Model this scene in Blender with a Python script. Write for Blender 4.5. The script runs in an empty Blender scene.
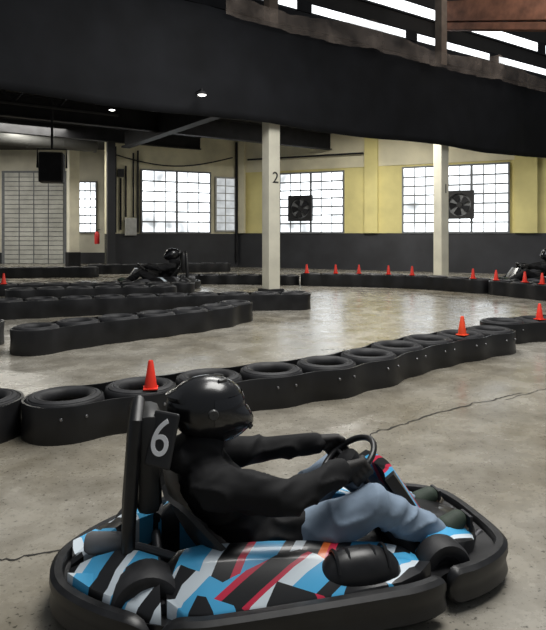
import bpy, bmesh, math, random
from mathutils import Vector, Matrix, noise
random.seed(4)
C = bpy.context.scene.collection
H=1.35; F=590.0; CX=273.0; HY=234.0
PI=math.pi
# ------------------------------------------------------------------ materials
def mat(name, col, rough=0.6, metal=0.0, var=0.15, scale=8.0, bump=0.0, coat=0.0, rvar=0.0, spec=0.5):
    m=bpy.data.materials.new(name); m.use_nodes=True
    nt=m.node_tree; b=nt.nodes['Principled BSDF']
    b.inputs['Roughness'].default_value=rough; b.inputs['Metallic'].default_value=metal
    b.inputs['Specular IOR Level'].default_value=spec
    if coat: b.inputs['Coat Weight'].default_value=coat; b.inputs['Coat Roughness'].default_value=0.1
    tc=nt.nodes.new('ShaderNodeTexCoord'); nz=nt.nodes.new('ShaderNodeTexNoise')
    nz.inputs['Scale'].default_value=scale; nz.inputs['Detail'].default_value=6
    nt.links.new(tc.outputs['Object'],nz.inputs['Vector'])
    cr=nt.nodes.new('ShaderNodeValToRGB')
    cr.color_ramp.elements[0].position=.3; cr.color_ramp.elements[1].position=.7
    cr.color_ramp.elements[0].color=(*[c*(1-var) for c in col],1)
    cr.color_ramp.elements[1].color=(*[min(1,c*(1+var)) for c in col],1)
    nt.links.new(nz.outputs['Fac'],cr.inputs['Fac']); nt.links.new(cr.outputs['Color'],b.inputs['Base Color'])
    if bump:
        bp=nt.nodes.new('ShaderNodeBump'); bp.inputs['Strength'].default_value=bump; bp.inputs['Distance'].default_value=.02
        nt.links.new(nz.outputs['Fac'],bp.inputs['Height']); nt.links.new(bp.outputs['Normal'],b.inputs['Normal'])
    if rvar:
        mr=nt.nodes.new('ShaderNodeMapRange'); mr.inputs['To Min'].default_value=max(0,rough-rvar); mr.inputs['To Max'].default_value=rough+rvar
        nt.links.new(nz.outputs['Fac'],mr.inputs['Value']); nt.links.new(mr.outputs['Result'],b.inputs['Roughness'])
    return m
def emit(name,col,s,var=.25,scale=1.5):
    m=bpy.data.materials.new(name); m.use_nodes=True; nt=m.node_tree
    for n in list(nt.nodes):
        if n.type=='BSDF_PRINCIPLED': nt.nodes.remove(n)
    e=nt.nodes.new('ShaderNodeEmission'); e.inputs['Color'].default_value=(*col,1)
    tc=nt.nodes.new('ShaderNodeTexCoord'); nz=nt.nodes.new('ShaderNodeTexNoise'); nz.inputs['Scale'].default_value=scale
    nt.links.new(tc.outputs['Object'],nz.inputs['Vector'])
    mr=nt.nodes.new('ShaderNodeMapRange'); mr.inputs['From Min'].default_value=.3; mr.inputs['From Max'].default_value=.7
    mr.inputs['To Min'].default_value=s*(1-var); mr.inputs['To Max'].default_value=s*(1+var)
    nt.links.new(nz.outputs['Fac'],mr.inputs['Value']); nt.links.new(mr.outputs['Result'],e.inputs['Strength'])
    nt.links.new(e.outputs['Emission'],nt.nodes['Material Output'].inputs['Surface'])
    return m
COL=dict(K=(.010,.010,.011),B=(.07,.40,.70),W=(.66,.74,.80),R=(.55,.02,.06),O=(.75,.16,.03),G=(.10,.10,.105))
def _cv(nt):
    tc=nt.nodes.new('ShaderNodeTexCoord'); sp=nt.nodes.new('ShaderNodeSeparateXYZ'); nt.links.new(tc.outputs['Object'],sp.inputs[0])
    ab=nt.nodes.new('ShaderNodeMath'); ab.operation='ABSOLUTE'; nt.links.new(sp.outputs[1],ab.inputs[0])
    cv=nt.nodes.new('ShaderNodeCombineXYZ'); nt.links.new(sp.outputs[0],cv.inputs[0]); nt.links.new(ab.outputs[0],cv.inputs[1]); nt.links.new(sp.outputs[2],cv.inputs[2])
    def dot(k):
        d=nt.nodes.new('ShaderNodeVectorMath'); d.operation='DOT_PRODUCT'; d.inputs[1].default_value=k
        nt.links.new(cv.outputs[0],d.inputs[0]); return d.outputs['Value']
    return dot
def slashes(name,ramps,masks,lim=(-.85,.95)):
    """long slanted panels: constant ramps along slanted axes; each mask switches to the next ramp where k.p>c"""
    m=bpy.data.materials.new(name); m.use_nodes=True; nt=m.node_tree; b=nt.nodes['Principled BSDF']
    b.inputs['Roughness'].default_value=.34; b.inputs['Coat Weight'].default_value=.25
    dot=_cv(nt); lo,hi=lim; cur=None
    for i,(k,st) in enumerate(ramps):
        mr=nt.nodes.new('ShaderNodeMapRange'); mr.inputs['From Min'].default_value=lo; mr.inputs['From Max'].default_value=hi
        nt.links.new(dot(k),mr.inputs['Value'])
        cr=nt.nodes.new('ShaderNodeValToRGB'); cr.color_ramp.interpolation='CONSTANT'; el=cr.color_ramp.elements
        for j,(s,c) in enumerate(st):
            p=max(0,min(1,(s-lo)/(hi-lo)))
            if j<2: e=el[j]; e.position=p
            else: e=el.new(p)
            e.color=(*COL[c],1)
        nt.links.new(mr.outputs['Result'],cr.inputs['Fac'])
        if cur is None: cur=cr.outputs['Color']
        else:
            kk=masks[i-1]; 
            if kk[0]=='zig':
                pp=nt.nodes.new('ShaderNodeMath'); pp.operation='PINGPONG'; pp.inputs[1].default_value=kk[1]
                nt.links.new(dot((1,kk[4],0)),pp.inputs[0])
                ml=nt.nodes.new('ShaderNodeMath'); ml.operation='MULTIPLY_ADD'; ml.inputs[1].default_value=kk[2]
                nt.links.new(pp.outputs[0],ml.inputs[0]); nt.links.new(dot((0,1,0)),ml.inputs[2]); src=ml.outputs[0]; cc=kk[3]
            else: src=dot(kk[:3]); cc=kk[3]
            g=nt.nodes.new('ShaderNodeMath'); g.operation='GREATER_THAN'; g.inputs[1].default_value=cc
            nt.links.new(src,g.inputs[0])
            mx=nt.nodes.new('ShaderNodeMixRGB'); nt.links.new(g.outputs[0],mx.inputs['Fac']); nt.links.new(cur,mx.inputs['Color1']); nt.links.new(cr.outputs['Color'],mx.inputs['Color2']); cur=mx.outputs['Color']
    nt.links.new(cur,b.inputs['Base Color'])
    return m
def net_mat():
    m=mat('brown_net',(.24,.195,.165),.95,var=.35,scale=3,bump=.1); nt=m.node_tree; b=nt.nodes['Principled BSDF']
    tc=nt.nodes.new('ShaderNodeTexCoord'); nz=nt.nodes.new('ShaderNodeTexNoise'); nz.inputs['Scale'].default_value=1.4; nz.inputs['Detail'].default_value=3
    nt.links.new(tc.outputs['Object'],nz.inputs['Vector'])
    mr=nt.nodes.new('ShaderNodeMapRange'); mr.inputs['From Min'].default_value=.35; mr.inputs['From Max'].default_value=.65; mr.inputs['To Min'].default_value=.2; mr.inputs['To Max'].default_value=.65
    nt.links.new(nz.outputs['Fac'],mr.inputs['Value']); nt.links.new(mr.outputs['Result'],b.inputs['Alpha'])
    return m
def floor_mat():
    m=bpy.data.materials.new('polished_concrete'); m.use_nodes=True; nt=m.node_tree; b=nt.nodes['Principled BSDF']
    tc=nt.nodes.new('ShaderNodeTexCoord')
    def nz(s,d=8,r=.6,dist=0):
        n=nt.nodes.new('ShaderNodeTexNoise'); n.inputs['Scale'].default_value=s; n.inputs['Detail'].default_value=d; n.inputs['Roughness'].default_value=r; n.inputs['Distortion'].default_value=dist
        nt.links.new(tc.outputs['Object'],n.inputs['Vector']); return n
    a=nz(.45,7,.6,.4); bb=nz(2.6,10,.7); c=nz(50,4,.6)
    cr=nt.nodes.new('ShaderNodeValToRGB'); e=cr.color_ramp.elements
    e[0].position=.33; e[0].color=(.190,.165,.118,1); e[1].position=.64; e[1].color=(.358,.340,.300,1)
    nt.links.new(a.outputs['Fac'],cr.inputs['Fac'])
    cr2=nt.nodes.new('ShaderNodeValToRGB'); e=cr2.color_ramp.elements
    e[0].position=.32; e[0].color=(.62,.61,.59,1); e[1].position=.60; e[1].color=(1.05,1.05,1.05,1)
    nt.links.new(bb.outputs['Fac'],cr2.inputs['Fac'])
    mx=nt.nodes.new('ShaderNodeMixRGB'); mx.blend_type='MULTIPLY'; mx.inputs['Fac'].default_value=1
    nt.links.new(cr.outputs['Color'],mx.inputs['Color1']); nt.links.new(cr2.outputs['Color'],mx.inputs['Color2'])
    cr3=nt.nodes.new('ShaderNodeValToRGB'); e=cr3.color_ramp.elements
    e[0].position=.34; e[0].color=(.30,.30,.30,1); e[1].position=.40; e[1].color=(1,1,1,1)
    nt.links.new(c.outputs['Fac'],cr3.inputs['Fac'])
    mx2=nt.nodes.new('ShaderNodeMixRGB'); mx2.blend_type='MULTIPLY'; mx2.inputs['Fac'].default_value=1
    nt.links.new(mx.outputs['Color'],mx2.inputs['Color1']); nt.links.new(cr3.outputs['Color'],mx2.inputs['Color2'])
    nt.links.new(mx2.outputs['Color'],b.inputs['Base Color'])
    mr=nt.nodes.new('ShaderNodeMapRange'); mr.inputs['From Min'].default_value=.3; mr.inputs['From Max'].default_value=.7; mr.inputs['To Min'].default_value=.14; mr.inputs['To Max'].default_value=.36
    nt.links.new(bb.outputs['Fac'],mr.inputs['Value']); nt.links.new(mr.outputs['Result'],b.inputs['Roughness'])
    bp=nt.nodes.new('ShaderNodeBump'); bp.inputs['Strength'].default_value=.06; bp.inputs['Distance'].default_value=.01
    nt.links.new(bb.outputs['Fac'],bp.inputs['Height']); nt.links.new(bp.outputs['Normal'],b.inputs['Normal'])
    return m
M=dict(
 floor=floor_mat(), crack=mat('crack_dark',(.02,.018,.015),.9),
 rubber=mat('tyre_rubber',(.020,.020,.022),.6,var=.5,scale=10,bump=.2,rvar=.12,spec=.4),
 band=mat('black_plastic_band',(.009,.009,.010),.38,var=.5,scale=4,bump=.08,rvar=.14),
 bolt=mat('bolt_steel',(.25,.25,.26),.35,.9), letter=mat('tyre_letter_grey',(.34,.34,.34),.6),
 cone=mat('cone_red',(.85,.035,.015),.5,var=.1), cone2=mat('cone_orange_red',(.90,.075,.02),.5,var=.1),
 yellow=mat('yellow_wall_paint',(.72,.64,.28),.75,var=.18,scale=.8,bump=.05),
 cream=mat('cream_wall_paint',(.73,.68,.50),.75,var=.18,scale=.8),
 grey=mat('dingy_cream_paint',(.76,.71,.51),.8,var=.25,scale=.9), white_grey=mat('grey_white_paint',(.66,.63,.52),.8,var=.2,scale=.9),
 wains=mat('dark_wainscot',(.028,.029,.034),.6,var=.3,scale=1.2),
 column=mat('column_cream',(.76,.73,.60),.6,var=.12,scale=2), number=mat('number_black',(.02,.02,.02),.6), post=mat('roof_post_brown',(.16,.12,.09),.7,var=.3,scale=3),
 pane=emit('window_daylight',(.92,.97,1.0),2.5,.78,.9), block=emit('glass_block_panel',(.88,.92,.93),.62,.2,3),
 sky=emit('skylight_daylight',(.95,.98,1.0),2.6), muntin=mat('muntin_grey',(.17,.18,.19),.6),
 dark=mat('dark_steel',(.016,.016,.018),.7,var=.3,scale=3,spec=.25), black=mat('black_matte',(.012,.012,.013),.6),
 fanback=mat('fan_back_grey',(.16,.165,.17),.6), duct=mat('duct_grey',(.05,.05,.048),.7,var=.2,scale=2),
 soffit=mat('dark_ceiling',(.030,.028,.026),.9,var=.3,scale=.6), drape=mat('black_drape',(.0075,.008,.010),.85,var=.35,scale=1.2,bump=.1,spec=.25),
 net=net_mat(), wood=mat('brown_timber',(.21,.09,.052),.75,var=.45,scale=3,bump=.15),
 lamp=emit('lamp_white',(1,.97,.9),6,.0), door=mat('door_grey',(.52,.52,.48),.6,var=.18,scale=2),
 panel=mat('panel_grey',(.45,.45,.43),.5), red=mat('red_paint',(.55,.03,.03),.4),
 kblack=mat('kart_black_plastic',(.009,.009,.010),.38,var=.4,scale=20,rvar=.1), kgrey=mat('kart_grey',(.17,.17,.175),.45),
 white=mat('sticker_white',(.92,.93,.95),.35,var=.03), plate=mat('plate_black',(.018,.018,.019),.5),
 pod=slashes('pod_graphics',[
  ((.72,.5,0),[(-.85,'K'),(-.52,'W'),(-.49,'B'),(-.42,'K'),(-.36,'W'),(-.33,'B'),(-.25,'K'),(-.20,'B'),(-.12,'W'),(-.09,'K'),(-.04,'R'),(-.02,'B'),(.06,'K'),(.09,'W'),(.12,'K'),(.165,'O'),(.19,'R'),(.205,'K'),(.24,'B'),(.34,'W'),(.37,'K'),(.41,'B'),(.48,'K')]),
  ((.72,1.37,0),[(-.85,'K'),(-.10,'B'),(-.02,'W'),(.04,'K'),(.11,'W'),(.17,'B'),(.26,'R'),(.285,'K'),(.36,'R'),(.385,'W'),(.44,'B'),(.53,'K'),(.58,'B'),(.68,'W'),(.72,'K'),(.80,'R'),(.825,'B'),(.90,'K')]),
  ((.72,-.3,0),[(-.85,'K'),(-.36,'B'),(-.31,'K'),(-.12,'R'),(-.10,'K'),(.06,'B'),(.12,'K')]),
  ((0,0,1),[(-.85,'K'),(.9,'K')])],[('zig',.21,.38,.325,.9),('zig',.13,.6,.42,-.8),(0,1.0,-1,.315)]),
 nose=slashes('nose_graphics',[((.4,1,0),[(-.85,'K'),(.38,'B'),(.44,'W'),(.46,'K')]),((0,0,1),[(-.85,'K'),(.9,'K')])],[(1,0,-1.0,.58)]),
 fair=slashes('fairing_graphics',[((0,1,.45),[(-.85,'K'),(.205,'R'),(.235,'B'),(.275,'K')])],[]),
 greypod=slashes('grey_pod_graphics',[((1,.9,0),[(-.85,'K'),(-.3,'G'),(-.1,'K'),(.1,'W'),(.16,'K'),(.4,'G'),(.55,'K')])],[]),
 steel=mat('tube_steel',(.06,.06,.065),.4,.7),
 seat=mat('seat_black',(.012,.012,.012),.45), jacket=mat('black_fabric',(.0085,.0085,.0095),.8,var=.2,scale=6,spec=.3),
 jean=mat('pale_blue_denim',(.21,.275,.36),.85,var=.12,scale=12,bump=.1), skin=mat('skin',(.42,.25,.18),.5,var=.08),
 glove=mat('dark_glove',(.020,.018,.017),.7), 
 shoe=mat('shoe_dark_green',(.025,.04,.027),.7), sole=mat('shoe_sole',(.16,.14,.11),.7),
 helmet=mat('helmet_black_gloss',(.008,.008,.009),.26,coat=.3,var=.1), visor=mat('visor_tint',(.010,.010,.012),.1,coat=.5,var=.05),
 hgrey=mat('helmet_grey',(.05,.05,.05),.4),
)
# ------------------------------------------------------------------ builders
class MB:
    def __init__(s): s.bm=bmesh.new(); s.mi=0
    def _set(s,fs):
        for f in fs: f.material_index=s.mi
    def box(s,c,size,rz=0,bev=0,Mx=None):
        Mt=(Mx if Mx is not None else Matrix.Translation(c)@Matrix.Rotation(rz,4,'Z'))@Matrix.Diagonal((*size,1))
        r=bmesh.ops.create_cube(s.bm,size=1,matrix=Mt)
        vs=set(r['verts']); fs=[f for f in s.bm.faces if all(v in vs for v in f.verts)]
        s._set(fs)
        if bev:
            es=[e for e in s.bm.edges if e.verts[0] in vs and e.verts[1] in vs]
            g=bmesh.ops.bevel(s.bm,geom=es,offset=bev,segments=2,affect='EDGES',profile=.5)
            s._set(g['faces'])
        return s
    def loft(s,rings,closed=True,cap=True,loop=False):
        R=[[s.bm.verts.new(p) for p in r] for r in rings]
        n=len(R[0]); k=len(R)
        for i in range(k if loop else k-1):
            a=R[i]; b=R[(i+1)%k]
            for j in range(n if closed else n-1):
                f=s.bm.faces.new((a[j],a[(j+1)%n],b[(j+1)%n],b[j])); f.material_index=s.mi
        if cap and closed and not loop:
            f=s.bm.faces.new(R[0][::-1]); f.material_index=s.mi
            f=s.bm.faces.new(R[-1]); f.material_index=s.mi
        return s
    def tube(s,pts,r,n=10,loop=False):
        P=[Vector(p) for p in pts]; k=len(P); rs=r if isinstance(r,(list,tuple)) else [r]*k
        rings=[]; up=None
        for i in range(k):
            if loop: t=(P[(i+1)%k]-P[i-1])
            else: t=P[min(i+1,k-1)]-P[max(i-1,0)]
            t.normalize()
            if up is None:
                up=Vector((0,0,1)) if abs(t.z)<.9 else Vector((1,0,0))
            a=(up-t*up.dot(t)).normalized(); up=a; b=t.cross(a)
            rings.append([P[i]+(a*math.cos(q)+b*math.sin(q))*rs[i] for q in [2*PI*j/n for j in range(n)]])
        return s.loft(rings,True,True,loop)
    def lathe(s,prof,n=32,Mx=Matrix.Identity(4),closedprof=False):
        rings=[]
        for j in range(n):
            a=2*PI*j/n
            rings.append([Mx@Vector((r*math.cos(a),r*math.sin(a),z)) for r,z in prof])
        return s.loft(rings,closed=closedprof,cap=False,loop=True)
    def build(s,name,mats,parent=None,smooth=True,loc=None,rz=0):
        bmesh.ops.remove_doubles(s.bm,verts=s.bm.verts[:],dist=1e-5)
        bmesh.ops.recalc_face_normals(s.bm,faces=s.bm.faces[:])
        me=bpy.data.meshes.new(name); s.bm.to_mesh(me); s.bm.free()
        if not isinstance(mats,(list,tuple)): mats=[mats]
        for m in mats: me.materials.append(m)
        if smooth:
            me.shade_smooth(); 
            try: me.set_sharp_from_angle(angle=math.radians(38))
            except Exception: pass
        o=bpy.data.objects.new(name,me); C.objects.link(o)
        if parent is not None: o.parent=parent
        if loc is not None: o.location=loc
        if rz: o.rotation_euler=(0,0,rz)
        return o
def empty(name,loc=(0,0,0),rz=0):
    o=bpy.data.objects.new(name,None); C.objects.link(o); o.location=loc; o.rotation_euler=(0,0,rz); o.empty_display_size=.1
    return o
def tag(o,label,cat,group=None):
    o['label']=label; o['category']=cat
    if group: o['group']=group
    return o
def struct(o): o['kind']='structure'; return o
def copy_tree(o,parent=None):
    c=o.copy(); C.objects.link(c); c.parent=parent
    for ch in list(o.children): copy_tree(ch,c)
    return c
def catmull(P,n,loop=True):
    out=[]; k=len(P)
    for i in range(k if loop else k-1):
        if loop: p0,p1,p2,p3=P[i-1],P[i],P[(i+1)%k],P[(i+2)%k]
        else: p0,p1,p2,p3=P[max(i-1,0)],P[i],P[i+1],P[min(i+2,k-1)]
        for j in range(n):
            t=j/n
            out.append(.5*((2*p1)+(p2-p0)*t+(2*p0-5*p1+4*p2-p3)*t*t+(3*p1-p0-3*p2+p3)*t**3))
    if not loop: out.append(P[-1])
    return out
def text_mesh(body,size,ext=.002):
    cu=bpy.data.curves.new('t','FONT'); cu.body=body; cu.size=size; cu.extrude=ext; cu.align_x='CENTER'; cu.align_y='CENTER'
    o=bpy.data.objects.new('t',cu); C.objects.link(o); bpy.context.view_layer.update()
    me=bpy.data.meshes.new_from_object(o.evaluated_get(bpy.context.evaluated_depsgraph_get()))
    bpy.data.objects.remove(o); return me
def blob(name,caps,ells,voxel,smooth,mats,parent,wr=0,wscale=9):
    mb=MB()
    for p0,r0,p1,r1 in caps:
        p0=Vector(p0);p1=Vector(p1); t=(p1-p0).normalized()
        up=Vector((0,0,1)) if abs(t.z)<.9 else Vector((1,0,0)); a=(up-t*up.dot(t)).normalized(); b=t.cross(a)
        rings=[]
        for p,r,angs in ((p0,r0,(-88,-60,-30,0)),(p1,r1,(0,30,60,88))):
            for an in angs:
                an=math.radians(an); c=p+t*(r*math.sin(an)); q=r*math.cos(an)
                rings.append([c+(a*math.cos(w)+b*math.sin(w))*q for w in [2*PI*j/14 for j in range(14)]])
        mb.loft(rings)
    for c,rad,ry in ells:
        bmesh.ops.create_icosphere(mb.bm,subdivisions=3,radius=1,matrix=Matrix.Translation(c)@Matrix.Rotation(ry,4,'Y')@Matrix.Diagonal((*rad,1)))
    o=mb.build(name,mats,parent,smooth=False)
    r=o.modifiers.new('r','REMESH'); r.mode='VOXEL'; r.voxel_size=voxel
    s=o.modifiers.new('s','SMOOTH'); s.factor=.5; s.iterations=smooth
    bpy.context.view_layer.update()
    me=bpy.data.meshes.new_from_object(o.evaluated_get(bpy.context.evaluated_depsgraph_get()))
    o.modifiers.clear(); o.data=me; me.name=name
    if not me.materials:
        me.materials.append(mats)
    if wr:
        me.update()
        ns=[v.normal.copy() for v in me.vertices]
        for v,nn in zip(me.vertices,ns):
            p=v.co*wscale
            w=Vector((noise.noise(p*.8),noise.noise(p*.8+Vector((7,1,3))),noise.noise(p*.8+Vector((2,9,5)))))*.7
            q=1-2*abs(noise.noise(Vector((p.x*.9+p.z*.7,p.y*.6,p.z*1.7-p.x*.6))+w))
            v.co+=nn*((q**2 if q>0 else 0)-.25)*wr
    me.shade_smooth()
    return o
# ------------------------------------------------------------------ layout frames
def gp(px,py,z=0.0):
    Y=F*(H-z)/(py-HY); return Vector(((px-CX)/F*Y,Y,z))
D2=Vector((.827,.562)); V2=Vector((-.562,.827)); ANG=math.atan2(.562,.827)
def upl(c,px):
    m=(px-CX)/F; return m*c/(.827-.562*m)
class Wall:
    def __init__(s,p0,p1):
        s.p0=Vector(p0); s.p1=Vector(p1); s.L=(s.p1-s.p0).length; s.e=(s.p1-s.p0)/s.L; s.ang=math.atan2(s.e.y,s.e.x)
        s.loc=(s.p0.x,s.p0.y,0)
    def hit(s,px):
        m=(px-CX)/F; return (m*s.p0.y-s.p0.x)/(s.e.x-m*s.e.y)
    def Z(s,t): return s.p0.y+s.e.y*t
    def z(s,px,py): return H+(HY-py)/F*s.Z(s.hit(px))
def raypt(px,invZ):
    Z=1/invZ; return ((px-CX)/F*Z,Z)
def inv_r(px): return .0423+ .01925*((px-CX)/F)
def inv_l(px): return .0412-.0209*((px-CX)/F+.059)
corner=raypt(238,.0412)
WR=Wall(corner,raypt(720,inv_r(720)))
WL=Wall(raypt(106,inv_l(106)),corner)
WB=Wall(raypt(-260,1/27.0),raypt(106,1/27.0))
WS=Wall((WB.p1.x,WB.p1.y),(WL.p0.x,WL.p0.y))
def wallpart(name,W,t0,t1,z0,z1,y0,y1,m):
    mb=MB(); mb.box(((t0+t1)/2,(y0+y1)/2,(z0+z1)/2),(t1-t0,y1-y0,z1-z0))
    return mb.build(name,m,None,False,W.loc,W.ang)
SOF=5.2
# ------------------------------------------------------------------ floor with cracks
mb=MB(); mb.box((0,16,-.1),(60,50,.2)); mb.mi=1
def crack(p0,p1,w,n=40,amp=.05,sd=0):
    rings=[]
    p0=Vector(p0);p1=Vector(p1); d=(p1-p0); nn=Vector((-d.y,d.x,0)).normalized()
    for i in range(n+1):
        t=i/n; o=(noise.noise(Vector((t*6+sd,sd,0)))+.5*noise.noise(Vector((t*19+sd,sd,2))))*amp*math.sin(PI*t)**.4
        ww=w*(.4+.9*abs(noise.noise(Vector((t*14,sd,5)))))
        c=p0+d*t+nn*o; c.z=.0025
        rings.append([c-nn*ww,c+nn*ww])
    mb.loft(rings,closed=False)
crack(gp(355,440),gp(440,412),.012,30,.05,1); crack(gp(440,412),gp(522,393),.011,30,.05,2)
crack(gp(-30,566),gp(75,548),.009,24,.03,3); crack(gp(75,548),gp(160,505),.008,24,.05,4)
crack(gp(505,400),gp(560,385),.007,20,.03,7)
struct(mb.build('floor',[M['floor'],M['crack']],None,False))
# ------------------------------------------------------------------ walls
struct(wallpart('wall_right',WR,0,WR.L,0,SOF,0,.25,[M['yellow']]))
struct(wallpart('wall_left',WL,0,WL.L,0,SOF,0,.25,[M['grey']]))
struct(wallpart('wall_back',WB,0,WB.L,0,SOF,0,.25,[M['white_grey']]))
struct(wallpart('wall_side',WS,.26,WS.L,0,SOF,0,.25,[M['white_grey']]))
k=1
for W,zz in ((WR,1.38),(WL,1.36),(WS,1.36)):
    struct(wallpart('trim_%d'%k,W,0 if W is not WS else .26,W.L-.02,0,zz,-.05,0,[M['wains']])); k+=1
struct(wallpart('trim_%d'%k,WB,0,WB.L-.02,0,.5,-.04,0,[M['wains']])); k+=1
struct(wallpart('trim_%d'%k,WR,.02,WR.L,3.86,SOF-.01,-.04,0,[M['cream']])); k+=1
for px,w in ((372,.5),(526,.7),(243,.28)):
    t=WR.hit(px); struct(wallpart('trim_%d'%k,WR,max(.03,t-w/2),t+w/2,1.385,SOF-.02,-.16,-.041,[M['yellow'] if px!=243 else M['cream']])); k+=1
struct(wallpart('trim_%d'%k,WL,.02,.30,0,SOF-.02,-.2,-.051,[M['wains']])); k+=1
def window(n,W,px0,px1,z0,z1,cols,rows,pm,bars=None,thin=.034,thick=.085,hor=.055):
    t0=W.hit(px0);t1=W.hit(px1); fr=.06
    mb=MB()
    for a,b,c,d in ((t0-fr,t1+fr,z0-fr,z0),(t0-fr,t1+fr,z1,z1+fr),(t0-fr,t0,z0,z1),(t1,t1+fr,z0,z1)):
        mb.box(((a+b)/2,-.045,(c+d)/2),(b-a,.09,d-c))
    w=struct(mb.build('window_%d'%n,bars or M['muntin'],None,False,W.loc,W.ang))
    mb=MB(); mb.box(((t0+t1)/2,-.02,(z0+z1)/2),(t1-t0,.02,z1-z0)); mb.build('pane',pm,w,False)
    mb=MB()
    for i in range(1,cols):
        th=thick if i%3==0 else thin
        mb.box((t0+(t1-t0)*i/cols,-.05,(z0+z1)/2),(th,.03,z1-z0))
    for j in range(1,rows):
        mb.box(((t0+t1)/2,-.05,z0+(z1-z0)*j/rows),(t1-t0,.028,hor))
    mb.build('muntin',bars or M['muntin'],w,False)
    return w
window(1,WL,142,209,1.43,3.76,6,6,M['pane'])
window(2,WR,281,343,1.43,3.70,6,7,M['pane'])
window(3,WR,404,508,1.43,3.72,9,7,M['pane'])
window(4,WB,80,96,1.45,3.7,3,6,M['pane'])
window(5,WL,216,234,1.5,3.6,2,7,M['block'],M['panel'],.03,.03,.03)
t0=WB.hit(6);t1=WB.hit(64); zt=4.15
mb=MB(); mb.box(((t0+t1)/2,-.07,zt/2),(t1-t0+.3,.06,zt+.15)); dr=struct(mb.build('door_1',M['muntin'],None,False,WB.loc,WB.ang))
for i in range(20):
    mb=MB(); mb.box(((t0+t1)/2,-.12,(i+.5)*zt/20),(t1-t0,.04,zt/20-.03)); mb.build('door_slat',M['door'],dr,False)
mb=MB()
for i in range(1,4): mb.box((t0+(t1-t0)*i/4,-.15,zt/2),(.035,.02,zt))
mb.build('guide_bars',M['muntin'],dr,False)
# ------------------------------------------------------------------ soffit, roof, clerestory
def uvbox(name,c0,c1,t0,t1,z0,z1,m,parent=None):
    s=.827
    mb=MB(); w=(c1-c0)*s
    mb.box(((t0+t1)/2,w/2,(z0+z1)/2),(t1-t0,w,z1-z0))
    b=V2*(c0*s)
    o=mb.build(name,m,parent,False,(b.x,b.y,0),ANG); return o
def tc_(c,px): return upl(c,px)+c*.562
struct(uvbox('ceiling',13.3,36,-14,38,SOF,SOF+.12,[M['soffit']]))
struct(uvbox('wall_clerestory',16,16.3,tc_(16,150),tc_(16,760),SOF+.12,11.5,[M['soffit']]))
n=6
for z0,z1,first,step in ((7.60,7.82,2.2,4.3),(8.44,8.76,3.4,5.2)):
    a=tc_(15.97,235);b=tc_(15.97,720)
    w=struct(uvbox('window_%d'%n,15.93,15.99,a,b,z0-.06,z1+.06,[M['dark']])); n+=1
    mb=MB(); mb.box(((a+b)/2,-.01,(z0+z1)/2),(b-a,.02,z1-z0)); mb.build('pane',M['sky'],w,False)
    mb=MB(); q=a+first
    while q<b:
        mb.box((q,-.04,(z0+z1)/2),(.5,.04,z1-z0+.1)); q+=step
    mb.build('mullion',M['dark'],w,False)
def beam(c,t0,t1,z0,z1,label,w=.25,m='dark'):
    mb=MB(); L=t1-t0; mid=(t0+t1)/2
    mb.box((mid,0,z0+.02),(L,w,.04)); mb.box((mid,0,z1-.02),(L,w,.04)); mb.box((mid,0,(z0+z1)/2),(L,.04,z1-z0-.06))
    b=V2*(c*.827)
    return tag(mb.build('ceiling_beam',M[m],None,False,(b.x,b.y,0),ANG),label,'beam','dark girders under the ceiling')
beam(21,tc_(21,-120),tc_(21,330),4.55,SOF,'long dark steel girder crossing the ceiling behind the black drape')
beam(25.5,tc_(25.5,-120),tc_(25.5,200),4.7,SOF,'dark steel girder nearest the left far wall')
def crossbeam(P,L,label,z0=4.4):
    mb=MB(); h=SOF-z0
    mb.box((0,L/2,z0+.03),(.3,L,.06)); mb.box((0,L/2,SOF-.03),(.3,L,.06)); mb.box((0,L/2,(z0+SOF)/2),(.06,L,h-.1))
    tag(mb.build('ceiling_beam',M['dark'],None,False,(P[0],P[1],0),ANG),label,'beam','dark girders under the ceiling')
crossbeam((-.07,13.35),9.2,'dark cross beam running from the column numbered 2 towards the far left wall')
def truss(c,px0,px1,zl,zu,label):
    mb=MB(); L0,L1=tc_(c,px0),tc_(c,px1)
    mb.tube([(L0,0,zl),(L1,0,zl)],.05,8); mb.tube([(L0,0,zu),(L1,0,zu)],.05,8)
    q=L0; up=False
    while q<L1-.5:
        mb.tube([(q,0,zu if up else zl),(q+.5,0,zl if up else zu)],.03,6); q+=.5; up=not up
    b=V2*(c*.827); tag(mb.build('roof_truss',M['dark'],None,True,(b.x,b.y,0),ANG),label,'truss')
truss(17.5,-90,118,4.35,5.0,'dark open web truss under the ceiling at the upper left below the drape')
mb=MB(); L0,L1=tc_(27.2,-90),tc_(27.2,95); mb.tube([(L0,0,4.75),(L1,0,4.75)],.27,18)
q=L0
while q<L1: mb.tube([(q,0,4.75),(q+.06,0,4.75)],.29,18); q+=1.2
b=V2*(27.2*.827); tag(mb.build('air_duct',M['duct'],None,True,(b.x,b.y,0),ANG),'dark grey round air duct under the ceiling above the slatted door','duct')
A=Vector((5.6,19.3,8.48)); B=Vector((9.2,13.6,6.48)); d=(B-A)
e=empty('timber_beam'); e.matrix_world=Matrix.Translation((A+B)/2)@d.to_track_quat('X','Z').to_matrix().to_4x4()
tag(e,'reddish brown timber beam high under the roof in the upper right corner','beam')
mb=MB(); mb.box((0,0,.12),(d.length,.35,.62),bev=.02); mb.build('upper_timber',M['wood'],e,False)
mb=MB(); mb.box((0,0,-.34),(d.length,.30,.22),bev=.02); mb.build('lower_timber',M['wood'],e,False)
mb=MB(); mb.box((0,0,0),(26,.3,.4)); b=V2*(14.6*.827)+D2*(13)
tag(mb.build('roof_beam',M['dark'],None,False,(b.x,b.y,6.75),ANG),'long dark roof beam running below the bright clerestory strips','beam')
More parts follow.
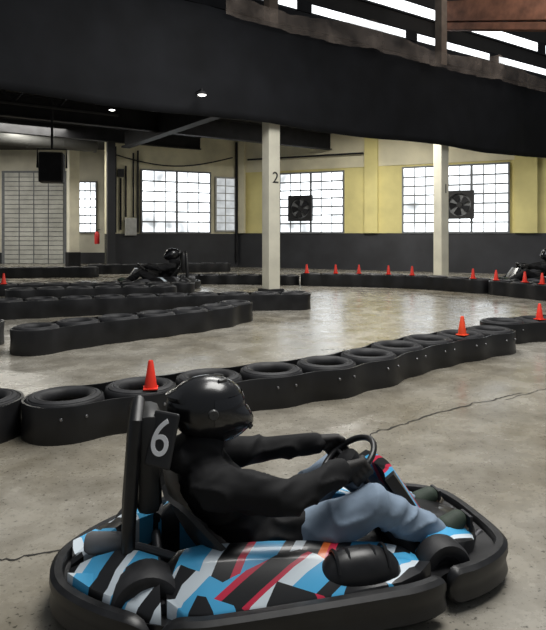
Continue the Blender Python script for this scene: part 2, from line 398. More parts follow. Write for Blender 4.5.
# ------------------------------------------------------------------ drape + net
def sheet(name,c,t0,t1,z0,z1,nt,nz,amp,m,sd=0,freq=1.0,sag=0,low=0,solid=.03):
    mb=MB(); rings=[]
    for i in range(nt+1):
        t=t0+(t1-t0)*i/nt; r=[]
        sw=abs(math.sin(t*.62))**.8
        for j in range(nz+1):
            q=j/nz; zt=z1-sag*sw
            zb=z0-low*sw; z=zb+(zt-zb)*q
            y=amp*(noise.noise(Vector((t*freq,z*.5,sd)))+.4*noise.noise(Vector((t*freq*3,z*1.2,sd+3))))
            r.append(Vector((t,y,z+.03*math.sin(t*1.15)*(1-q))))
        rings.append(r)
    mb.loft(rings,closed=False)
    b=V2*(c*.827)
    o=mb.build(name,M[m],None,True,(b.x,b.y,0),ANG)
    if solid:
        s=o.modifiers.new('s','SOLIDIFY'); s.thickness=solid
    return o
tag(sheet('black_drape',13,tc_(13,-160),tc_(13,660),3.75,6.0,220,14,.07,'drape',1,.8),'huge black cloth drape hung across the hall above the columns','drape')
tag(sheet('rolled_net',12.80,tc_(12.80,225),tc_(12.80,640),5.92,6.62,360,14,.10,'net',5,2.4,sag=.38,low=.12,solid=0),'thin brownish netting sagging along the top edge of the black drape','net')
# ------------------------------------------------------------------ columns
def column(name,px,c,num,label,w=.30,top=SOF):
    t=upl(c,px); p=Vector((0,c))+D2*t
    e=empty(name,(p.x,p.y,0),ANG); tag(e,label,'column','cream columns')
    mb=MB(); mb.box((0,0,top/2),(w,w,top),bev=.02); mb.build('shaft',M['column'],e,False)
    mb=MB(); mb.box((0,0,.06),(w+.14,w+.14,.12),bev=.02); mb.build('base_plate',M['dark'],e,False)
    mb=MB(); mb.box((0,0,(SOF+.14+9.6)/2),(w-.06,w-.06,9.6-SOF-.14),bev=.015); up=mb.build('upper_post',M['post'],e,False); up['label']='brown upper part of the column above the drape'
    if num:
        me=text_mesh(num,.36,.003); me.materials.append(M['number'])
        o=bpy.data.objects.new('number_marking',me); C.objects.link(o); o.parent=e
        o.location=(.02,-w/2-.003,2.6); o.rotation_euler=(PI/2,0,0); o['label']='black painted number %s'%num
    return p
column('column',271,13.35,'2','square cream column painted with a black 2, standing behind the tyre barriers')
column('column',441,13.35,'1','square cream column painted with a small 1, standing between the two right windows')
pb=raypt(73,1/24.5)
e=empty('column',(pb[0],pb[1],0),ANG); tag(e,'plain cream column without a number, beside the slatted door on the far left','column','cream columns')
mb=MB(); mb.box((0,0,2.6),(.42,.42,5.2),bev=.02); mb.build('shaft',M['column'],e,False)
mb=MB(); mb.box((0,0,.3),(.5,.5,.6),bev=.02); mb.build('base_guard',M['dark'],e,False)
# ------------------------------------------------------------------ wall things
def wloc(W,t,y,z):
    n=Vector((W.e.y,-W.e.x)); p=W.p0+W.e*t+n*y; return (p.x,p.y,z)
def fan(px,py,size,label):
    t=WR.hit(px); e=empty('wall_fan',wloc(WR,t,.10,WR.z(px,py)),WR.ang); tag(e,label,'fan','black exhaust fans in the windows')
    h=size/2; mb=MB(); n=32; R=h*.80
    def sq(a):
        c,s=math.cos(a),math.sin(a); k=h/max(abs(c),abs(s)); return c*k,s*k
    rings=[]
    for i in range(n):
        a=2*PI*i/n+PI/4; x,z=sq(a); cx,cz=R*math.cos(a),R*math.sin(a)
        rings.append([Vector((x,0,z)),Vector((x,-.14,z)),Vector((cx,-.14,cz)),Vector((cx,0,cz))])
    mb.loft(rings,True,False,True); mb.build('fan_housing',M['black'],e)
    RX=Matrix.Rotation(PI/2,4,'X')@Matrix.Diagonal((1,1,-1,1))
    mb=MB(); mb.lathe([(0.001,-.10),(h*.2,-.10),(h*.22,-.03),(0.001,-.02)],20,RX); mb.build('hub',M['black'],e)
    mb=MB(); mb.lathe([(0.001,-.03),(R*1.01,-.03),(R*1.01,-.02),(0.001,-.02)],28,RX); mb.build('back_plate',M['fanback'],e)
    for q in range(5):
        mb=MB(); a=2*PI*q/5+.75; rings=[]
        for r,w in ((.10,.3),(.4,.36),(.70,.36)):
            rings.append([Vector((h*r*math.cos(a+s*w*1.1),-.08+s*.03,h*r*math.sin(a+s*w*1.1))) for s in (-1,-.6,-.2,.2,.6,1)]+[Vector((h*r*math.cos(a+s*w*1.1),-.065+s*.03,h*r*math.sin(a+s*w*1.1))) for s in (1,.6,.2,-.2,-.6,-1)])
        mb.loft(rings); mb.build('blade',M['dark'],e)
fan(302,208.5,1.0,'black square exhaust fan set in the window between the corner and the middle pier')
fan(460,205,.98,'black square exhaust fan set in the wide window behind the column numbered 1')
t=WL.hit(130); e=empty('electrical_box',wloc(WL,t,.06,1.62),WL.ang); tag(e,'pale grey electrical box on the left wall beside the conduits','electrical box')
mb=MB(); mb.box((0,-.06,0),(.42,.16,.66),bev=.015); mb.build('body',M['panel'],e,False)
mb=MB(); mb.box((0,-.15,0),(.36,.02,.58),bev=.005); mb.build('cover',M['panel'],e,False)
t=WL.hit(120.3); e=empty('electrical_box',wloc(WL,t,.02,3.62),WL.ang); tag(e,'small dark junction box high on the left wall, at the top of the shorter conduit','electrical box')
mb=MB(); mb.box((0,-.06,0),(.22,.12,.3),bev=.01); mb.build('body',M['duct'],e,False)
mb=MB(); mb.box((0,-.125,0),(.17,.01,.24)); mb.build('cover',M['dark'],e,False)
for px,z0,z1,lb in ((115.2,1.4,4.6,'tall dark conduit nearest the dark pier on the left wall'),(120.3,1.5,3.44,'shorter dark conduit left of the electrical box'),(125.5,1.98,3.9,'dark conduit rising from the left side of the electrical box'),(133,1.98,4.4,'dark conduit rising from the right side of the electrical box'),(137.5,1.4,4.5,'dark conduit nearest the left edge of the left window')):
    t=WL.hit(px); mb=MB(); mb.tube([(0,0,z0),(0,0,z1)],.035,8)
    tag(mb.build('conduit',M['dark'],None,True,wloc(WL,t,.06,0)),lb,'pipe','conduits beside the electrical box')
pts=[]
for i in range(13):
    s=i/12; px=114+117*s; t=WL.hit(px); z=WL.z(px,155+10*math.sin(PI*s)+3*s); pts.append(Vector(wloc(WL,t,.16,z)))
mb=MB(); mb.tube(pts,.025,6); tag(mb.build('cable',M['dark'],None),'dark cable sagging along the left wall above the windows','cable')
mb=MB(); mb.tube([(0,0,.2),(0,0,SOF-.1)],.05,8); tag(mb.build('downpipe',M['dark'],None,True,wloc(WL,WL.L-.12,.12,0)),'dark vertical pipe in the far corner of the hall','pipe')
ta,tb=WR.hit(250),WR.hit(365)
mb=MB(); mb.tube([wloc(WR,ta,.22,4.35),wloc(WR,tb,.22,4.35)],.035,8); tag(mb.build('conduit',M['dark'],None),'thin dark horizontal pipe on the right wall above the window with the left fan','pipe')
q=raypt(97,1/23.6)
e=empty('fire_extinguisher',(q[0],q[1],.95),0); tag(e,'small red fire extinguisher on the dark pier beside the narrow far window','fire extinguisher')
mb=MB(); mb.lathe([(0.001,0),(.09,0),(.1,.03),(.1,.4),(.06,.48),(.03,.5),(0.001,.5)],16); mb.build('cylinder',M['red'],e)
mb=MB(); mb.box((0,0,.53),(.05,.05,.08)); mb.box((.06,0,.57),(.14,.03,.03)); mb.build('valve',M['black'],e,False)
q=raypt(52,1/15.5); zc=H+(HY-168)/F*15.5
e=empty('hanging_speaker',(q[0],q[1],zc),.25); tag(e,'black box shaped speaker hanging from the ceiling on the left','speaker')
mb=MB(); mb.box((0,0,0),(.62,.5,.78),bev=.04); mb.build('cabinet',M['black'],e,False)
mb=MB(); mb.box((0,-.262,0),(.54,.03,.7),bev=.01); mb.build('grille',M['dark'],e,False)
mb=MB(); mb.tube([(-.36,0,0),(-.36,0,.5),(.36,0,.5),(.36,0,0)],.025,8); mb.build('yoke',M['dark'],e)
mb=MB(); mb.tube([(0,0,.5),(0,0,SOF-zc)],.03,8); mb.build('hanger_rod',M['dark'],e)
def lamp(px,py,Z,label,stem):
    q=raypt(px,1/Z); z=H+(HY-py)/F*Z
    e=empty('ceiling_light',(q[0],q[1],z),0); tag(e,label,'light')
    mb=MB(); mb.lathe([(.001,.06),(.07,.06),(.10,0),(.085,0),(.001,.02)],20); mb.build('housing',M['dark'],e)
    mb=MB(); mb.lathe([(.001,-.02),(.05,-.018),(.083,.0),(.001,.015)],20); mb.build('lens',M['lamp'],e)
    mb=MB(); mb.tube(stem(z,q),.012,6); mb.build('stem',M['dark'],e)
lamp(112,110,16,'small bright lamp under the ceiling just below the black drape on the left',lambda z,q:[(0,0,.06),(0,0,SOF-z)])
lamp(202,95,11.6,'small bright lamp fixed to the front of the black drape',lambda z,q:[(0,0,.06),(0,0,.12),(-.18,.32,.12)])
# ------------------------------------------------------------------ tyre barriers
TR=.260; SP=.532; TH=.262
def tyre_mesh():
    mb=MB(); k=TR/.262; kz=TH/.229
    prof=[(.145,.045),(.152,.02),(.185,.008),(.225,.0),(.25,.012),(.260,.035),(.262,.075),(.258,.115),(.262,.155),(.260,.19),(.252,.214),(.246,.218),(.243,.213),(.238,.213),(.234,.221),(.222,.226),(.210,.229),(.204,.225),(.198,.225),(.194,.228),(.180,.226),(.165,.218),(.154,.205),(.147,.185),(.155,.165),(.2,.15),(.215,.115),(.2,.08),(.155,.06)]
    mb.lathe([(r*k,z*kz) for r,z in prof],44,closedprof=True); return mb
tyre0=None
def band_loop(cs,r,rm):
    n=len(cs); L=[];R=[]
    def tan(i):
        if n==1: return Vector((1,0))
        a=cs[max(i-1,0)]; b=cs[min(i+1,n-1)]; return (b-a).normalized()
    for i in range(n):
        t=tan(i); nn=Vector((-t.y,t.x)); L.append(cs[i]+nn*r); R.append(cs[i]-nn*r)
        if i<n-1:
            t=(cs[i+1]-cs[i]).normalized(); nn=Vector((-t.y,t.x)); m=(cs[i]+cs[i+1])/2
            L.append(m+nn*rm); R.append(m-nn*rm)
    t0=tan(0); t1=tan(n-1); n0=Vector((-t0.y,t0.x)); n1=Vector((-t1.y,t1.x))
    cap1=[cs[-1]+(n1*math.cos(a)+t1*math.sin(a))*r for a in (PI/4,PI/2,3*PI/4)]
    cap0=[cs[0]+(-n0*math.cos(a)-t0*math.sin(a))*r for a in (PI/4,PI/2,3*PI/4)]
    return catmull(L+cap1+R[::-1]+cap0,5)
def barrier(cs,label,bolts=False,group='black tyre barriers around the track',zs=1.0):
    global tyre0
    o=Vector((sum(c.x for c in cs)/len(cs),sum(c.y for c in cs)/len(cs)))
    e=empty('tyre_barrier',(o.x,o.y,0)); tag(e,label,'tyre barrier',group); e.scale=(1,1,zs)
    cl=[c-o for c in cs]
    for c in cl:
        if tyre0 is None:
            t=tyre_mesh().build('tyre',M['rubber'],e); tyre0=t
        else:
            t=tyre0.copy(); C.objects.link(t); t.parent=e
        t.location=(c.x,c.y,.0); t.rotation_euler=(0,0,random.random()*6)
    lp=band_loop(cl,TR+.016,TR-.026); n=len(lp); rings=[]
    for i in range(n):
        t=(lp[(i+1)%n]-lp[i-1]).normalized(); nn=Vector((t.y,-t.x))
        if nn.dot(lp[i]-min(cl,key=lambda c:(c-lp[i]).length))<0: nn=-nn
        rings.append([Vector((*(lp[i]+nn*a),z)) for a,z in ((0,0),(.004,.01),(-.004,.12),(.003,.232),(0,.241),(-.016,.241),(-.014,0))])
    mb=MB(); mb.loft(rings,True,False,True); mb.build('band',M['band'],e)
    if bolts:
        bolt0=None
        for i in range(len(cl)):
            for s in (-.5,.5):
                a=cl[i]; t=(cl[min(i+1,len(cl)-1)]-cl[max(i-1,0)]).normalized(); nn=Vector((t.y,-t.x))
                if nn.y>0: nn=-nn
                p=a+t*s*.16+nn*(TR+.008)
                if bolt0 is None:
                    mb=MB(); mb.lathe([(.001,.010),(.008,.010),(.011,.005),(.011,-.006),(.001,-.006)],10,Matrix.Rotation(PI/2,4,'X')); b=bolt0=mb.build('bolt',M['bolt'],e)
                else: b=bolt0.copy(); C.objects.link(b); b.parent=e
                b.location=(p.x,p.y,.165); b.rotation_euler=(0,0,math.atan2(nn.y,nn.x)+PI/2)
    return e
def chord(P,n,gaps=(),sp=None):
    sp=sp or SP
    fine=catmull([Vector(p) for p in P],40,False); out=[fine[0]]; i=0
    while len(out)<n and i<len(fine)-1:
        need=sp+(.03 if len(out) in gaps else 0)
        while i<len(fine)-1 and (fine[i]-out[-1]).length<need: i+=1
        if (fine[i]-out[-1]).length>=need: out.append(fine[i])
        else: break
    return out
Npath=[(-1.42,4.03),(-.95,4.31),(-.46,4.60),(.02,4.84),(.46,5.08),(.90,5.45),(1.28,5.90),(1.75,6.30),(2.22,6.62),(2.66,6.92),(3.2,7.2)]
N1=chord(Npath,10)
N2=chord([(2.92,7.50),(3.40,7.66),(3.9,7.9),(4.4,8.25),(5.4,9.1)],6)
N=N1+N2
barrier(N1,'long near tyre barrier winding behind the nearest driver, ending rounded at centre right',True)
barrier(N2,'tyre barrier leaving the frame at the right edge, behind the end of the near barrier',True)
barrier(chord([(-1.972,3.965),(-2.5,3.88),(-3.4,3.6)],3),'wrapped tyre barrier cut by the left edge beside the lettered tyre',False)
first=[o for o in C.objects if o.name.startswith('tyre_barrier')][0].children[0]
first.rotation_euler=(0,0,0)
for i,ch in enumerate('COOPER'):
    me=text_mesh(ch,.055,.0008); a=PI/2+.62-i*.25; me.materials.append(M['letter'])
    lo=bpy.data.objects.new('letter',me); C.objects.link(lo); lo.parent=first; lo['label']='pale raised letter %s'%ch
    lo.location=(.206*math.cos(a),.206*math.sin(a),TH+.0006); lo.rotation_euler=(0,0,a-PI/2)
LZ=1.16
Bp=chord([gp(36,328,.27).xy,gp(90,321,.27).xy,gp(150,315,.27).xy,gp(205,309,.27).xy,gp(232,304,.27).xy,gp(262,296,.27).xy],7)
barrier(Bp,'long low tyre barrier on the left, the nearest of the middle rows',zs=LZ)
barrier(chord([(-3.58,7.2),(-4.1,7.1),(-5,7)],3),'wrapped tyres just entering the frame at the left edge, in front of the middle barriers',zs=LZ)
Cp=chord([(-5.9,9.1),(-4.6,9.4),(-3.3,9.9),(-2.2,10.25),(-1.1,10.5),(-.05,10.65),(.6,10.7)],13)
barrier(Cp,'long second row tyre barrier from the left edge to below the column numbered 2',zs=LZ)
Tp=chord([(-4.9,11.45),(-4.0,11.75),(-3.0,12.0),(-1.2,12.25)],6)
barrier(Tp,'short tyre barrier of the third row on the left',zs=LZ)
Dp=chord([(-7.0,12.8),(-5.4,13.1),(-3.9,13.28),(-2.4,13.38),(-1,13.42)],10)
barrier(Dp,'low tyre barrier in front of the distant left kart')
FP=chord([(-2.3,16.1),(-.6,16.0),(.96,15.6),(2.84,15.1),(4.05,14.4),(5.05,13.2),(5.65,12.1),(6.1,11.0),(6.4,9.8)],21,(6,15))
FZ=1.25
barrier(FP[:6],'far tyre barrier directly behind the distant left kart')
barrier(FP[6:15],'far tyre barrier with a row of red cones, between the two numbered columns',zs=FZ)
barrier(FP[15:],'far tyre barrier curving towards the camera at the right edge',zs=FZ)
barrier(chord([(-10.2,18.0),(-8,18.3),(-6.6,18.5),(-5,18.6)],9),'tyre barrier furthest left, in front of the slatted door',zs=FZ)
barrier(chord([(-6.0,20.0),(-5,20.2),(-3.6,20.6),(-2.6,21.0),(-1.5,21.3)],9),'furthest tyre barrier along the dark base of the left wall',zs=FZ)
# ------------------------------------------------------------------ cones
cone0=None
def cone(px,py,label,sc=1.0,orange=False,group='red cones on the barriers',near=None,zs=1.0):
    global cone0
    tgt=gp(px,py,TH).xy if near is None else None
    off=.187
    if tgt is not None:
        c=min(N,key=lambda q:(q-tgt).length); d=(tgt-c); 
        if d.length<1e-3: d=Vector((0,-1))
        p=c+d.normalized()*off
    else:
        c=min(near,key=lambda q:abs(q.x/q.y*F+CX-px)); mpx=(px-CX)/F
        p=Vector((mpx*(c.y-.1),c.y-.1)); d=p-c; p=c+d.normalized()*off if d.length>.01 else c+Vector((0,-off))
    if cone0 is None or orange:
        m=M['cone2'] if orange else M['cone']
        e=empty('traffic_cone'); 
        mb=MB(); mb.box((0,0,.006),(.108,.108,.012),bev=.004); mb.build('base',m,e,False)
        mb=MB(); mb.lathe([(.048,.010),(.045,.03),(.018,.205),(.014,.21),(.010,.205),(.036,.03),(.038,.010)],24,closedprof=True); mb.build('cone_body',m,e)
        if not orange: cone0=e
    else: e=copy_tree(cone0)
    e.location=(p.x,p.y,TH*zs+.0015); e.rotation_euler=(0,0,random.random()); e.scale=(sc,)*3
    tag(e,label,'cone',group)
cone(151,389,'plain red cone on the near left barrier beside the nearest driver, largest cone',.95)
cone(462,335,'orange red cone on the right part of the near barrier',.97,orange=True)
cone(543,322,'red cone on the near barrier at the right edge',.97)
ords=['first','second','third','fourth','fifth','sixth','seventh','eighth','ninth']
for i,px in enumerate((308,334,358,386,413,470,496,524,543)):
    cone(px,0,'small far red cone, %s from the left in the row right of column 2'%ords[i],1.08,near=FP,zs=FZ)
cone(4,0,'small distant red cone at the left edge on the low barrier',1.1,near=Dp)
# ------------------------------------------------------------------ kart
WC=Vector((.262,0,.412)); WRAD=.122
def make_kart():
    e=empty('go_kart')
    half=[(.82,0),(.815,.13),(.79,.22),(.71,.29),(.60,.335),(.50,.355),(.43,.40),(.34,.425),(.22,.432),(-.25,.435),(-.42,.42),(-.57,.355),(-.71,.24),(-.80,.12)]
    P=[Vector(p) for p in half]+[Vector((-.825,0))]+[Vector((x,-y)) for x,y in half[:0:-1]]
    lp=catmull(P,6); n=len(lp); pan=[]
    prof=((-.016,.03),(.012,.032),(.028,.05),(.022,.080),(.022,.100),(.029,.122),(.027,.146),(.012,.157),(-.014,.155),(-.022,.138),(-.02,.09))
    def nrm2(i):
        t=(lp[(i+1)%n]-lp[(i-1)%n]).normalized(); return Vector((t.y,-t.x))
    def seg(name,idx,dz=0,out=0):
        rings=[]; K=len(idx)
        for q,i in enumerate(idx):
            i%=n; nn=nrm2(i); en=min(q,K-1-q); sc=(.25,.75,.95)[en] if en<3 else 1
            rings.append([Vector((*(lp[i]+nn*(a*sc+out)),.094+(z-.094)*sc+dz)) for a,z in prof])
        mb=MB(); mb.loft(rings); mb.build(name,M['kblack'],e)
    seg('front_bumper',[i for i in range(-n//2,n//2) if lp[i%n].x>.485],-.012,.006)
    for s in (1,-1):
        seg('side_bumper',[i for i in range(n) if lp[i].y*s>.2 and -.51<lp[i].x<.455],0,.004)
    seg('rear_bumper',[i for i in range(n) if lp[i].x<-.52],-.008,.0)
    for i in range(n):
        nn=nrm2(i); p=lp[i]-nn*.016; x,y=p
        pan.append([Vector((x,y,.118)),Vector((x*.93,y*.90,.112)),Vector((x*.72,y*.60,.10)),Vector((x*.66,y*.56,.085)),Vector((x*.66,y*.56,.075)),Vector((x*.93,y*.90,.08)),Vector((x,y,.08))])
    mb=MB(); mb.loft(pan,True,False,True); mb.build('body_pan',M['kblack'],e)
    mb=MB(); tray=[(.70,.18),(.62,.22),(.2,.25),(-.3,.25),(-.58,.20)]
    top=[(x,y) for x,y in tray]+[(x,-y) for x,y in tray[::-1]]
    mb.loft([[Vector((x,y,.045)) for x,y in top],[Vector((x,y,.055)) for x,y in top]]); mb.build('floor_tray',M['kblack'],e,False)
    mb=MB()
    for s in (-1,1):
        mb.tube([(-.79,s*.11,.09),(-.5,s*.24,.075),(.1,s*.25,.075),(.5,s*.22,.075),(.66,s*.17,.08),(.79,s*.10,.11)],.016,10)
        mb.tube([(-.3,s*.25,.085),(-.28,s*.425,.1)],.013,8); mb.tube([(.25,s*.24,.085),(.27,s*.42,.1)],.013,8)
    for x,w in ((-.62,.2),(.05,.25),(.58,.2)): mb.tube([(x,-w,.078),(x,w,.078)],.014,8)
    mb.build('chassis_frame',M['steel'],e)
    mb=MB(); mb.tube([(-.48,-.32,.13),(-.48,.32,.13)],.018,10); mb.build('rear_axle',M['steel'],e)
    for x,y,r,w in ((-.53,.235,.115,.13),(-.53,-.235,.115,.13),(.53,.255,.098,.10),(.53,-.255,.098,.10)):
        Mx=Matrix.Translation((x,y,r))@Matrix.Rotation(PI/2,4,'X')
        h=w/2
        mb=MB(); mb.lathe([(r*.52,-h*.85),(r*.75,-h),(r*.93,-h*.9),(r,-h*.6),(r,h*.6),(r*.93,h*.9),(r*.75,h),(r*.52,h*.85),(r*.5,0)],32,Mx,True); wh=mb.build('wheel',M['rubber'],e)
        mb=MB(); mb.lathe([(.001,-h*.3),(r*.2,-h*.3),(r*.25,-h*.55),(r*.5,-h*.8),(r*.53,-h*.8),(r*.5,h*.8),(r*.25,h*.5),(.001,h*.4)],24,Mx); mb.build('rim',M['steel'],wh)
    for sd in (-1,1):
        mb=MB(); rings=[]
        st=[(-.47,.17,.185,.07,.34),(-.42,.165,.235,.05,.385),(-.34,.165,.245,.05,.405),(-.1,.18,.235,.05,.41),(.12,.19,.215,.05,.41),(.30,.20,.19,.05,.40),(.38,.21,.17,.06,.38),(.43,.23,.14,.08,.355)]
        for x,yi,zt,zb,yo in st:
            w=yo-yi
            sec=[(yi,zb),(yi,zt-.02),(yi+w*.04,zt-.003),(yi+w*.08,zt),(yi+w*.40,zt-.010),(yi+w*.44,zt-.018),(yi+w*.95,zb+.095),(yi+w*.98,zb+.08),(yo,zb+.03),(yo-.01,zb)]
            rings.append([Vector((x,sd*y,z)) for y,z in sec])
        mb.loft(rings); mb.build('side_pod',M['pod'],e)
        mb=MB(); rings=[]
        for x,yi,zt,zb,yo in ((-.785,.02,.14,.09,.115),(-.70,.04,.185,.08,.22),(-.62,.07,.215,.08,.295),(-.55,.12,.23,.07,.345),(-.49,.165,.225,.07,.375)):
            w=yo-yi; rings.append([Vector((x,sd*y,z)) for y,z in ((yi,zb),(yi,zt-.015),(yi+w*.08,zt),(yi+w*.55,zt-.012),(yi+w*.93,zb+.08),(yo,zb+.05),(yo-.005,zb))])
        mb.loft(rings); mb.build('rear_panel',M['pod'],e)
    mb=MB(); rings=[]
    for i in range(17):
        a=PI*i/16; x=.18-.15*math.cos(a); k=max(.06,math.sin(a)**.6)
        rings.append([Vector((x,-.315+.075*k*math.cos(b),.11+.13*k*max(0,math.sin(b))**.7)) for b in [PI*j/12 for j in range(13)]])
    mb.loft(rings); 
    for i in range(5):
        x=.09+i*.045; mb.tube([(x,-.315+.068*math.cos(b),.115+.12*math.sin(b)) for b in [PI*(.2+.6*j/8) for j in range(9)]],.006,6)
    mb.build('engine_cover',M['kblack'],e)
    mb=MB(); Mx=Matrix.Translation((-.66,.0,.20))@Matrix.Rotation(math.radians(-15),4,'Z')@Matrix.Rotation(PI/2,4,'Y')
    mb.lathe([(.001,-.08),(.03,-.075),(.038,-.06),(.038,.06),(.03,.075),(.001,.08)],20,Mx); mb.tube([(-.59,-.02,.20),(-.48,-.09,.19),(-.36,-.17,.18)],.014,8); mb.build('exhaust_silencer',M['kgrey'],e)
    mb=MB(); rings=[]
    for x,w,zt in ((.48,.27,.15),(.53,.29,.195),(.64,.27,.19),(.73,.22,.165),(.79,.15,.135)):
        r=[]
        for q in (-1,-.92,-.5,-.2,.2,.5,.92,1):
            aq=abs(q); r.append(Vector((x-.05*aq*aq,w*q,zt-(.05 if aq==1 else .025*aq))))
        r+=[Vector((x-.05,w,.09)),Vector((x-.05,-w,.09))]
        rings.append(r)
    mb.loft(rings); mb.build('nose_cone',M['nose'],e)
    mb=MB(); rings=[]; NZ=20
    for i in range(NZ+1):
        s=i/NZ; w=.165-.03*s; 
        r=[Vector((.545-.15*s+.035*(1-(j/10-1)**2),w*(j/10-1),.18+.215*s)) for j in range(21)]
        r+= [p+Vector((-.035,0,-.02)) for p in r[::-1]]
        rings.append(r)
    mb.loft(rings); mb.build('front_fairing',M['fair'],e)
    W=WC; nrm=Vector((-.60,0,.80)).normalized(); e2=Vector((nrm.z,0,-nrm.x)); e1=Vector((0,1,0))
    mb=MB(); mb.tube([W+(e1*math.cos(a)+e2*math.sin(a))*WRAD for a in [2*PI*i/40 for i in range(40)]],.0125,10,True); sw=mb.build('steering_wheel',M['kblack'],e)
    for a in (0,PI,-PI/2):
        mb=MB(); mb.tube([W-nrm*.015,W-nrm*.01+(e1*math.cos(a)+e2*math.sin(a))*.07,W+(e1*math.cos(a)+e2*math.sin(a))*(WRAD-.004)],.009,8); mb.build('spoke',M['steel'],sw)
    mb=MB(); Mx=Matrix.Translation(W)@nrm.to_track_quat('Z','Y').to_matrix().to_4x4()
    mb.lathe([(.001,.02),(.045,.018),(.05,0),(.045,-.03),(.001,-.03)],20,Mx); mb.build('hub',M['kblack'],sw)
    mb=MB(); mb.tube([W-nrm*.02,Vector((.50,0,.13))],.012,8); mb.build('steering_column',M['steel'],e)
    path=[(.10,.15),(.02,.085),(-.1,.062),(-.20,.075),(-.29,.14),(-.38,.26),(-.44,.38),(-.465,.46)]
    pv=catmull([Vector(p) for p in path],4,False); rings=[]
    for i,p in enumerate(pv):
        s=i/(len(pv)-1); t=(pv[min(i+1,len(pv)-1)]-pv[max(i-1,0)]).normalized(); nn=Vector((-t.y,t.x))
        if s>.35 and nn.x<0: nn=-nn
        if nn.y<0 and s<.5: nn=-nn
        w=.215-.05*max(0,s-.7)/.3; sh=.10*math.sin(PI*min(1,s*1.05+.05))**.6
        up=[];dn=[]
        for j in range(17):
            q=-1+2*j/16; k=sh*(abs(q)**3.2); c=p+nn*k
            up.append(Vector((c.x,w*q,c.y))); d=p+nn*(k-.014); dn.append(Vector((d.x,w*q*1.05,d.y-.002)))
        rings.append(up+dn[::-1])
    mb=MB(); mb.loft(rings); mb.build('seat',M['seat'],e)
    mb=MB(); mb.tube([(-.59,-.11,.08),(-.585,-.11,.3),(-.56,-.09,.66),(-.55,0,.70),(-.56,.09,.66),(-.585,.11,.3),(-.59,.11,.08)],.024,10)
    mb.tube([(-.58,-.11,.34),(-.58,.11,.34)],.016,8); mb.build('seat_hoop',M['kblack'],e)
    mb=MB(); mb.box((-.515,0,.50),(.09,.21,.36),bev=.035); mb.build('headrest',M['seat'],e)
    Mx=Matrix.Translation((-.472,-.13,.600))@Matrix.Rotation(math.radians(-44),4,'Z')@Matrix.Rotation(math.radians(-18),4,'X')
    mb=MB(); mb.box((0,0,0),(.108,.018,.185),bev=.008,Mx=Mx); pl=mb.build('number_plate',M['plate'],e,False)
    me=text_mesh('6',.18,.001); me.materials.append(M['white']); o=bpy.data.objects.new('digit',me); C.objects.link(o); o.parent=pl
    o.matrix_local=Mx@Matrix.Translation((0,-.0105,0))@Matrix.Rotation(PI/2,4,'X'); o['label']='white number 6'
    for s in (-1,1):
        mb=MB(); mb.tube([(.67,s*.12,.07),(.71,s*.12,.17)],.008,8); mb.box((.715,s*.12,.175),(.012,.07,.06)); mb.build('pedal',M['steel'],e)
    return e
kart=make_kart()
tag(kart,'nearest go kart with light blue, white and red side pods, numbered 6, in the foreground','go kart','go karts')
